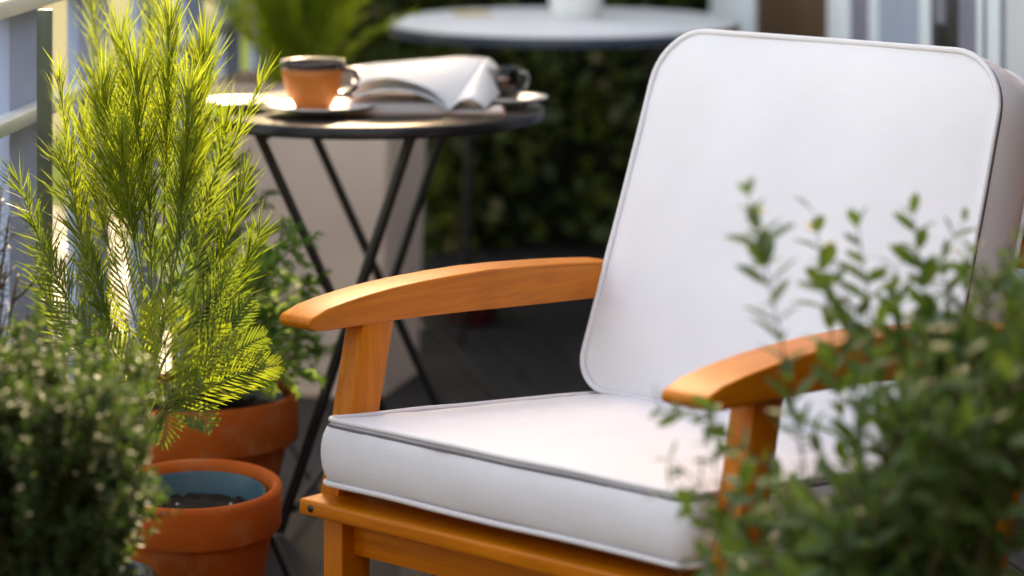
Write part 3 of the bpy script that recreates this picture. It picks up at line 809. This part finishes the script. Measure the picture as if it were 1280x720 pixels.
pot('plant_pot', (rb.x, rb.y, 0), .19, .33, .07, M['greyf'], 'large grey pot of the leafy shrub in front of the armchair', None, None, .9)

# thin dark twiggy plant at the left edge --------------------------------------
tg_ = []
for (x, y) in ((2, 235), (12, 270), (-12, 250), (22, 345), (35, 392), (8, 330), (45, 410), (-20, 320), (28, 420)):
    tg_.append(P(x, y, rs.uniform(3.45, 3.60)))
tb = P(-30, 0, 3.55); tb.z = .19
shrub('twiggy_herb', tb, tg_, 'thin dark twiggy herb rising at the left edge beside the railing post', M['twig'], .004, .014, .009, .2, 5, .0042, seed=12, tw_len=(.02, .045))
pot('plant_pot', (tb.x-.12, tb.y+.05, 0), .085, .21, .03, M['terra'], 'terracotta pot of the twiggy herb below the railing', None, None, .85)

# ------------------------------------------------------------------ railing
RA, RB = Vector((-.768, 4.32)), Vector((-.558, 6.80))
rd = (RB-RA).normalized(); rn = Vector((rd.y, -rd.x))            # rn points to the balcony side
rail = empty('balcony_railing', (RA.x, RA.y, 0), math.atan2(rd.y, rd.x), 'blue-grey balcony railing of wide upright boards with pale rails and a sage post', 'railing')
# local x = along (away from the eye), local y = -balcony side
mobj('top_rail', box_bm(-3.2, 4.0, -.035, .035, .915, .945, .006), M['rail'], rail, True, 40)
mobj('mid_rail', box_bm(-3.2, 4.0, -.040, -.010, .745, .768, .004), M['midrail'], rail, True, 40)
mobj('bottom_rail', box_bm(-3.2, 4.0, -.040, -.010, .06, .085, .004), M['midrail'], rail, True, 40)
def rail_at(x):
    k = (x-CX)/F
    # RA + t*rd : X/Y = k
    t = (k*RA.y-RA.x)/(rd.x-k*rd.y); return t
edges = [(5, 46), (92, 131), (168, 196), (226, 250), (276, 296), (318, 332), (350, 362)]
for e0, e1 in edges:
    t0, t1 = rail_at(e0), rail_at(e1)
    mobj('picket', box_bm(t0, t1, -.009, .012, .10, .914, .003), M['picket'], rail, True, 40)
t = rail_at(5)
while t > -2.6:
    t -= .46
    mobj('picket', box_bm(t, t+.21, -.009, .012, .10, .914, .003), M['picket'], rail, True, 40)
pp = P(56, 0, 4.22)
o = mobj('post', box_bm(-.0105, .0105, -.0105, .0105, 0, .93, .002), M['sage'], None, True, 40)
o.location = (pp.x, pp.y, 0); o.name = 'railing_post'
tag(o, 'slim sage green metal post standing just inside the railing', 'post')

# ------------------------------------------------------------------ house facade
fa = Vector((.52, 7.5)); fdv = Vector((.404, -2.3)).normalized()   # runs towards the eye
HH = 2.50
house = empty('house_front', (fa.x, fa.y, 0), math.atan2(fdv.y, fdv.x), 'white framed glazed house front with a brown shutter along the right of the balcony', 'house')
def fac_at(x):
    k = (x-CX)/F; return (k*fa.y-fa.x)/(fdv.x-k*fdv.y)
# local x along facade (to the eye); local +y is into the house? normal pointing to the balcony:
# facade dir fdv=(.17,-.985); left-hand normal (+y local) = (.985,.17) -> into the house. balcony side is local -y.
def fpart(name, x0, x1, y0, y1, z0, z1, m, bev=.004):
    a, b = fac_at(x0), fac_at(x1)
    return mobj(name, box_bm(a, b, y0, y1, z0, z1, bev), m, house, True, 40)
END = fac_at(1280)
fpart('corner_post', 890, 944, -.006, .10, 0, HH-.3, M['frame'])
fpart('shutter', 945, 1034.5, .0, .05, .02, 2.25, M['brown'])
fpart('door_frame', 1035.5, 1062, -.004, .06, 0, 2.3, M['frame'])
fpart('frame_strip', 1062.6, 1087, .0, .06, 0, 2.3, M['greyf'])
fpart('door_frame', 1087.6, 1097, -.004, .06, 0, 2.3, M['frame'], .002)
fpart('painted_glazing', 1097.6, 1149.5, .001, .05, .08, 2.2, M['curtain'], 0)  # opaque in place of glass and curtain, shaded tone in its colour
fpart('door_frame', 1150, 1163, -.004, .06, 0, 2.3, M['frame'])
fpart('dark_interior', 1163.6, 1197, .0, .06, 0, 2.3, M['blackf'], .002)  # black sheet painted for the dark interior behind the glass
fpart('painted_glazing', 1169, 1182, -.0025, .01, .79, 2.1, M['greyf'], .001)  # grey plate imitates a reflection in the dark glass
fpart('frame_strip', 1197.6, 1222, .0, .06, 0, 2.3, M['greyf'], .002)
fpart('door_frame', 1222.4, 1229, -.003, .06, 0, 2.3, M['frame'], .001)
fpart('frame_strip', 1229.3, 1234.5, .0, .06, 0, 2.3, M['blackf'], .001)
fpart('door_frame', 1235, 1250, -.004, .06, 0, 2.3, M['frame'], .002)
fpart('frame_strip', 1250.4, 1262, .0, .06, 0, 2.3, M['greyf'], .002)
mobj('wall', box_bm(fac_at(1263), END+.25, -.01, .20, 0, HH-.3, .004), M['house'], house, True, 40)
mobj('unseen_dark_wall', box_bm(END+.252, END+6.2, -.01, .20, 0, HH-.3, .004), M['brown'], house, True, 40)  # out of view, dark timber added to darken the cushion's right side
mobj('lintel', box_bm(0.0, fac_at(1262.9), .0, .20, 2.32, HH-.3, .004), M['house'], house, True, 40)
# room behind the glass (dark interior)
rb_ = bmesh.new()
x1_ = fac_at(1262.9)
for (x0, x1, y0, y1, z0, z1) in ((0, x1_, 2.0, 2.1, 0, 2.32), (-.1, 0, .12, 2.1, 0, 2.32), (x1_, x1_+.1, .21, 2.1, 0, 2.32), (-.1, x1_+.1, .21, 2.1, -.03, 0.004)):
    box_bm(x0, x1, y0, y1, z0, z1, 0, rb_)
mobj('room', rb_, M['room'], house, False)
mobj('roof', box_bm(-.12, END+6.2, -.12, 2.4, HH-.299, HH, .01), M['roofm'], house, True, 40)

# dark timber wall added unseen behind the viewer to cut frontal light
ew = empty('unseen_end_wall', (-1.3, -.95, 0), 0, 'dark timber clad wall added unseen behind the viewer to hold back frontal light', 'wall')
eb = bmesh.new()
for k in range(17): box_bm(0, 3.2, -.03, 0+.004*(k % 2), k*.145, k*.145+.139, .003, eb, 1)
mobj('cladding', eb, M['brown'], ew, True, 40)
mobj('core', box_bm(0, 3.2, -.15, -.031, 0, 2.47, 0), M['room'], ew, False)
# ------------------------------------------------------------------ hedge
def leafmass(name, boxes, n, L, wd, m, label, cat, core=None, corem=None, surf=.12, seed=2, m2=None):
    r_ = random.Random(seed); t = empty(name, (boxes[0][0], boxes[0][2], 0), 0, label, cat); LA = Leaves()
    for (x0, x1, y0, y1, z0, z1) in boxes:
        for i in range(n):
            f = r_.random()
            if f < .55: p = Vector((r_.uniform(x0, x1), y0+abs(r_.gauss(0, surf)), r_.uniform(z0, z1)))
            elif f < .75: p = Vector((r_.uniform(x0, x1), r_.uniform(y0, y1), z1-abs(r_.gauss(0, surf))))
            else: p = Vector((r_.uniform(x0, x1), r_.uniform(y0, y1), r_.uniform(z0, z1)))
            g = noise.noise(p*3.0)*.10; p.y -= g; p.z += noise.noise(p*2.3+Vector((4, 0, 0)))*.08
            if noise.noise(p*5.0) < -.28: continue
            d = (rv(r_)+Vector((0, -.3, .1))).normalized(); s = r_.uniform(.6, 1.3)
            LA.quad(p, d, rv(r_), L*s, wd*s)
    LA.build('foliage', m, t)
    if m2:
        LB = Leaves()
        for i in range(120):
            x0, x1, y0, y1, z0, z1 = boxes[r_.randrange(len(boxes))]
            p = Vector((r_.uniform(x0, x1), y0-.03+abs(r_.gauss(0, .05)), r_.uniform(z0, min(z1, 1.4))))
            for q in range(3): LB.quad(p+rv(r_)*.03, rv(r_), (rv(r_)*.6+Vector((0, -.6, .6))).normalized(), .045, .032)
        LB.build('highlight_foliage', m2, t)
    if core:
        b = bmesh.new()
        for c in core: box_bm(*c, 0, b)
        o = mobj('dark_core', b, corem, t, False); o.location = -Vector(t.location)  # solid dark boxes give the shaded inside by colour and block sun
    return t
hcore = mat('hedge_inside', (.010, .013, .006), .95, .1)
leafmass('hedge', [(-.15, 1.25, 7.72, 8.25, .03, 3.95), (-.52, -.15, 7.72, 8.2, .03, 2.02)], 17000, .055, .032, M['hedge'], 'dark clipped green hedge behind the far white table', 'hedge',  # unseen upper part raised to keep sun off chair and deck
         [(-.16, 1.2, 7.90, 8.15, 0, 3.9), (-.47, -.17, 7.92, 8.12, 0, 1.97)], hcore, m2=leaf_mat('hedge_highlight_leaf', (.06, .08, .015), (.20, .13, .045), (.2, .2, .04), .25, .5, 2.5))  # second leaf colour imitates highlights where leaves catch light

# far backdrop: cream building to the left, trees ------------------------------------
nbld = empty('neighbouring_building', (-2.2, 10, -.45), 0, 'cream neighbouring building glimpsed between the railing boards', 'building')
mobj('wall', box_bm(-8, 0, 0, 34, 0, 7.5, .02), M['cream'], nbld, True, 40)
mobj('roof', box_bm(-8.3, .3, -.3, 34.3, 7.502, 7.8, .02), M['roofm'], nbld, True, 40)
for k in range(5):
    mobj('window', box_bm(-.04, .02, 3+6*k, 4.4+6*k, 3.6, 5.2, .01), M['greyf'], nbld, True, 40)

def tree(name, base, h, r, label, seed):
    r_ = random.Random(seed); t = empty(name, base, 0, label, 'tree', 'trees beyond the balcony'); bs = Vector(base); ch = []; LA = Leaves()
    topc = bs+Vector((0, 0, h*.62)); ch.append((bez(bs, bs+Vector((.1, 0, h*.3)), topc, 8), .11, .05))
    for k in range(26):
        v = rv(r_); v.z = v.z*.75+.15; e = topc+v*r*r_.uniform(.6, 1.0)
        st = bs.lerp(topc, r_.uniform(.5, 1)); ch.append((bez(st, st.lerp(e, .5)+Vector((0, 0, .15)), e, 6), .03, .006))
        for q in range(240):
            p = e+Vector((r_.gauss(0, 1), r_.gauss(0, 1), r_.gauss(0, .8)))*r*.17
            LA.quad(p, rv(r_), rv(r_), r_.uniform(.05, .10), .045)
    LA.build('crown', M['tree'], t); tubes('trunk', ch, M['bark'], t, 6)
tree('broadleaf_tree', (-.9, 11.5, -.45), 3.6, 1.3, 'leafy tree behind the left end of the hedge', 21)
tree('broadleaf_tree', (1.0, 12.5, -.45), 4.2, 1.6, 'leafy tree behind the middle of the hedge', 22)
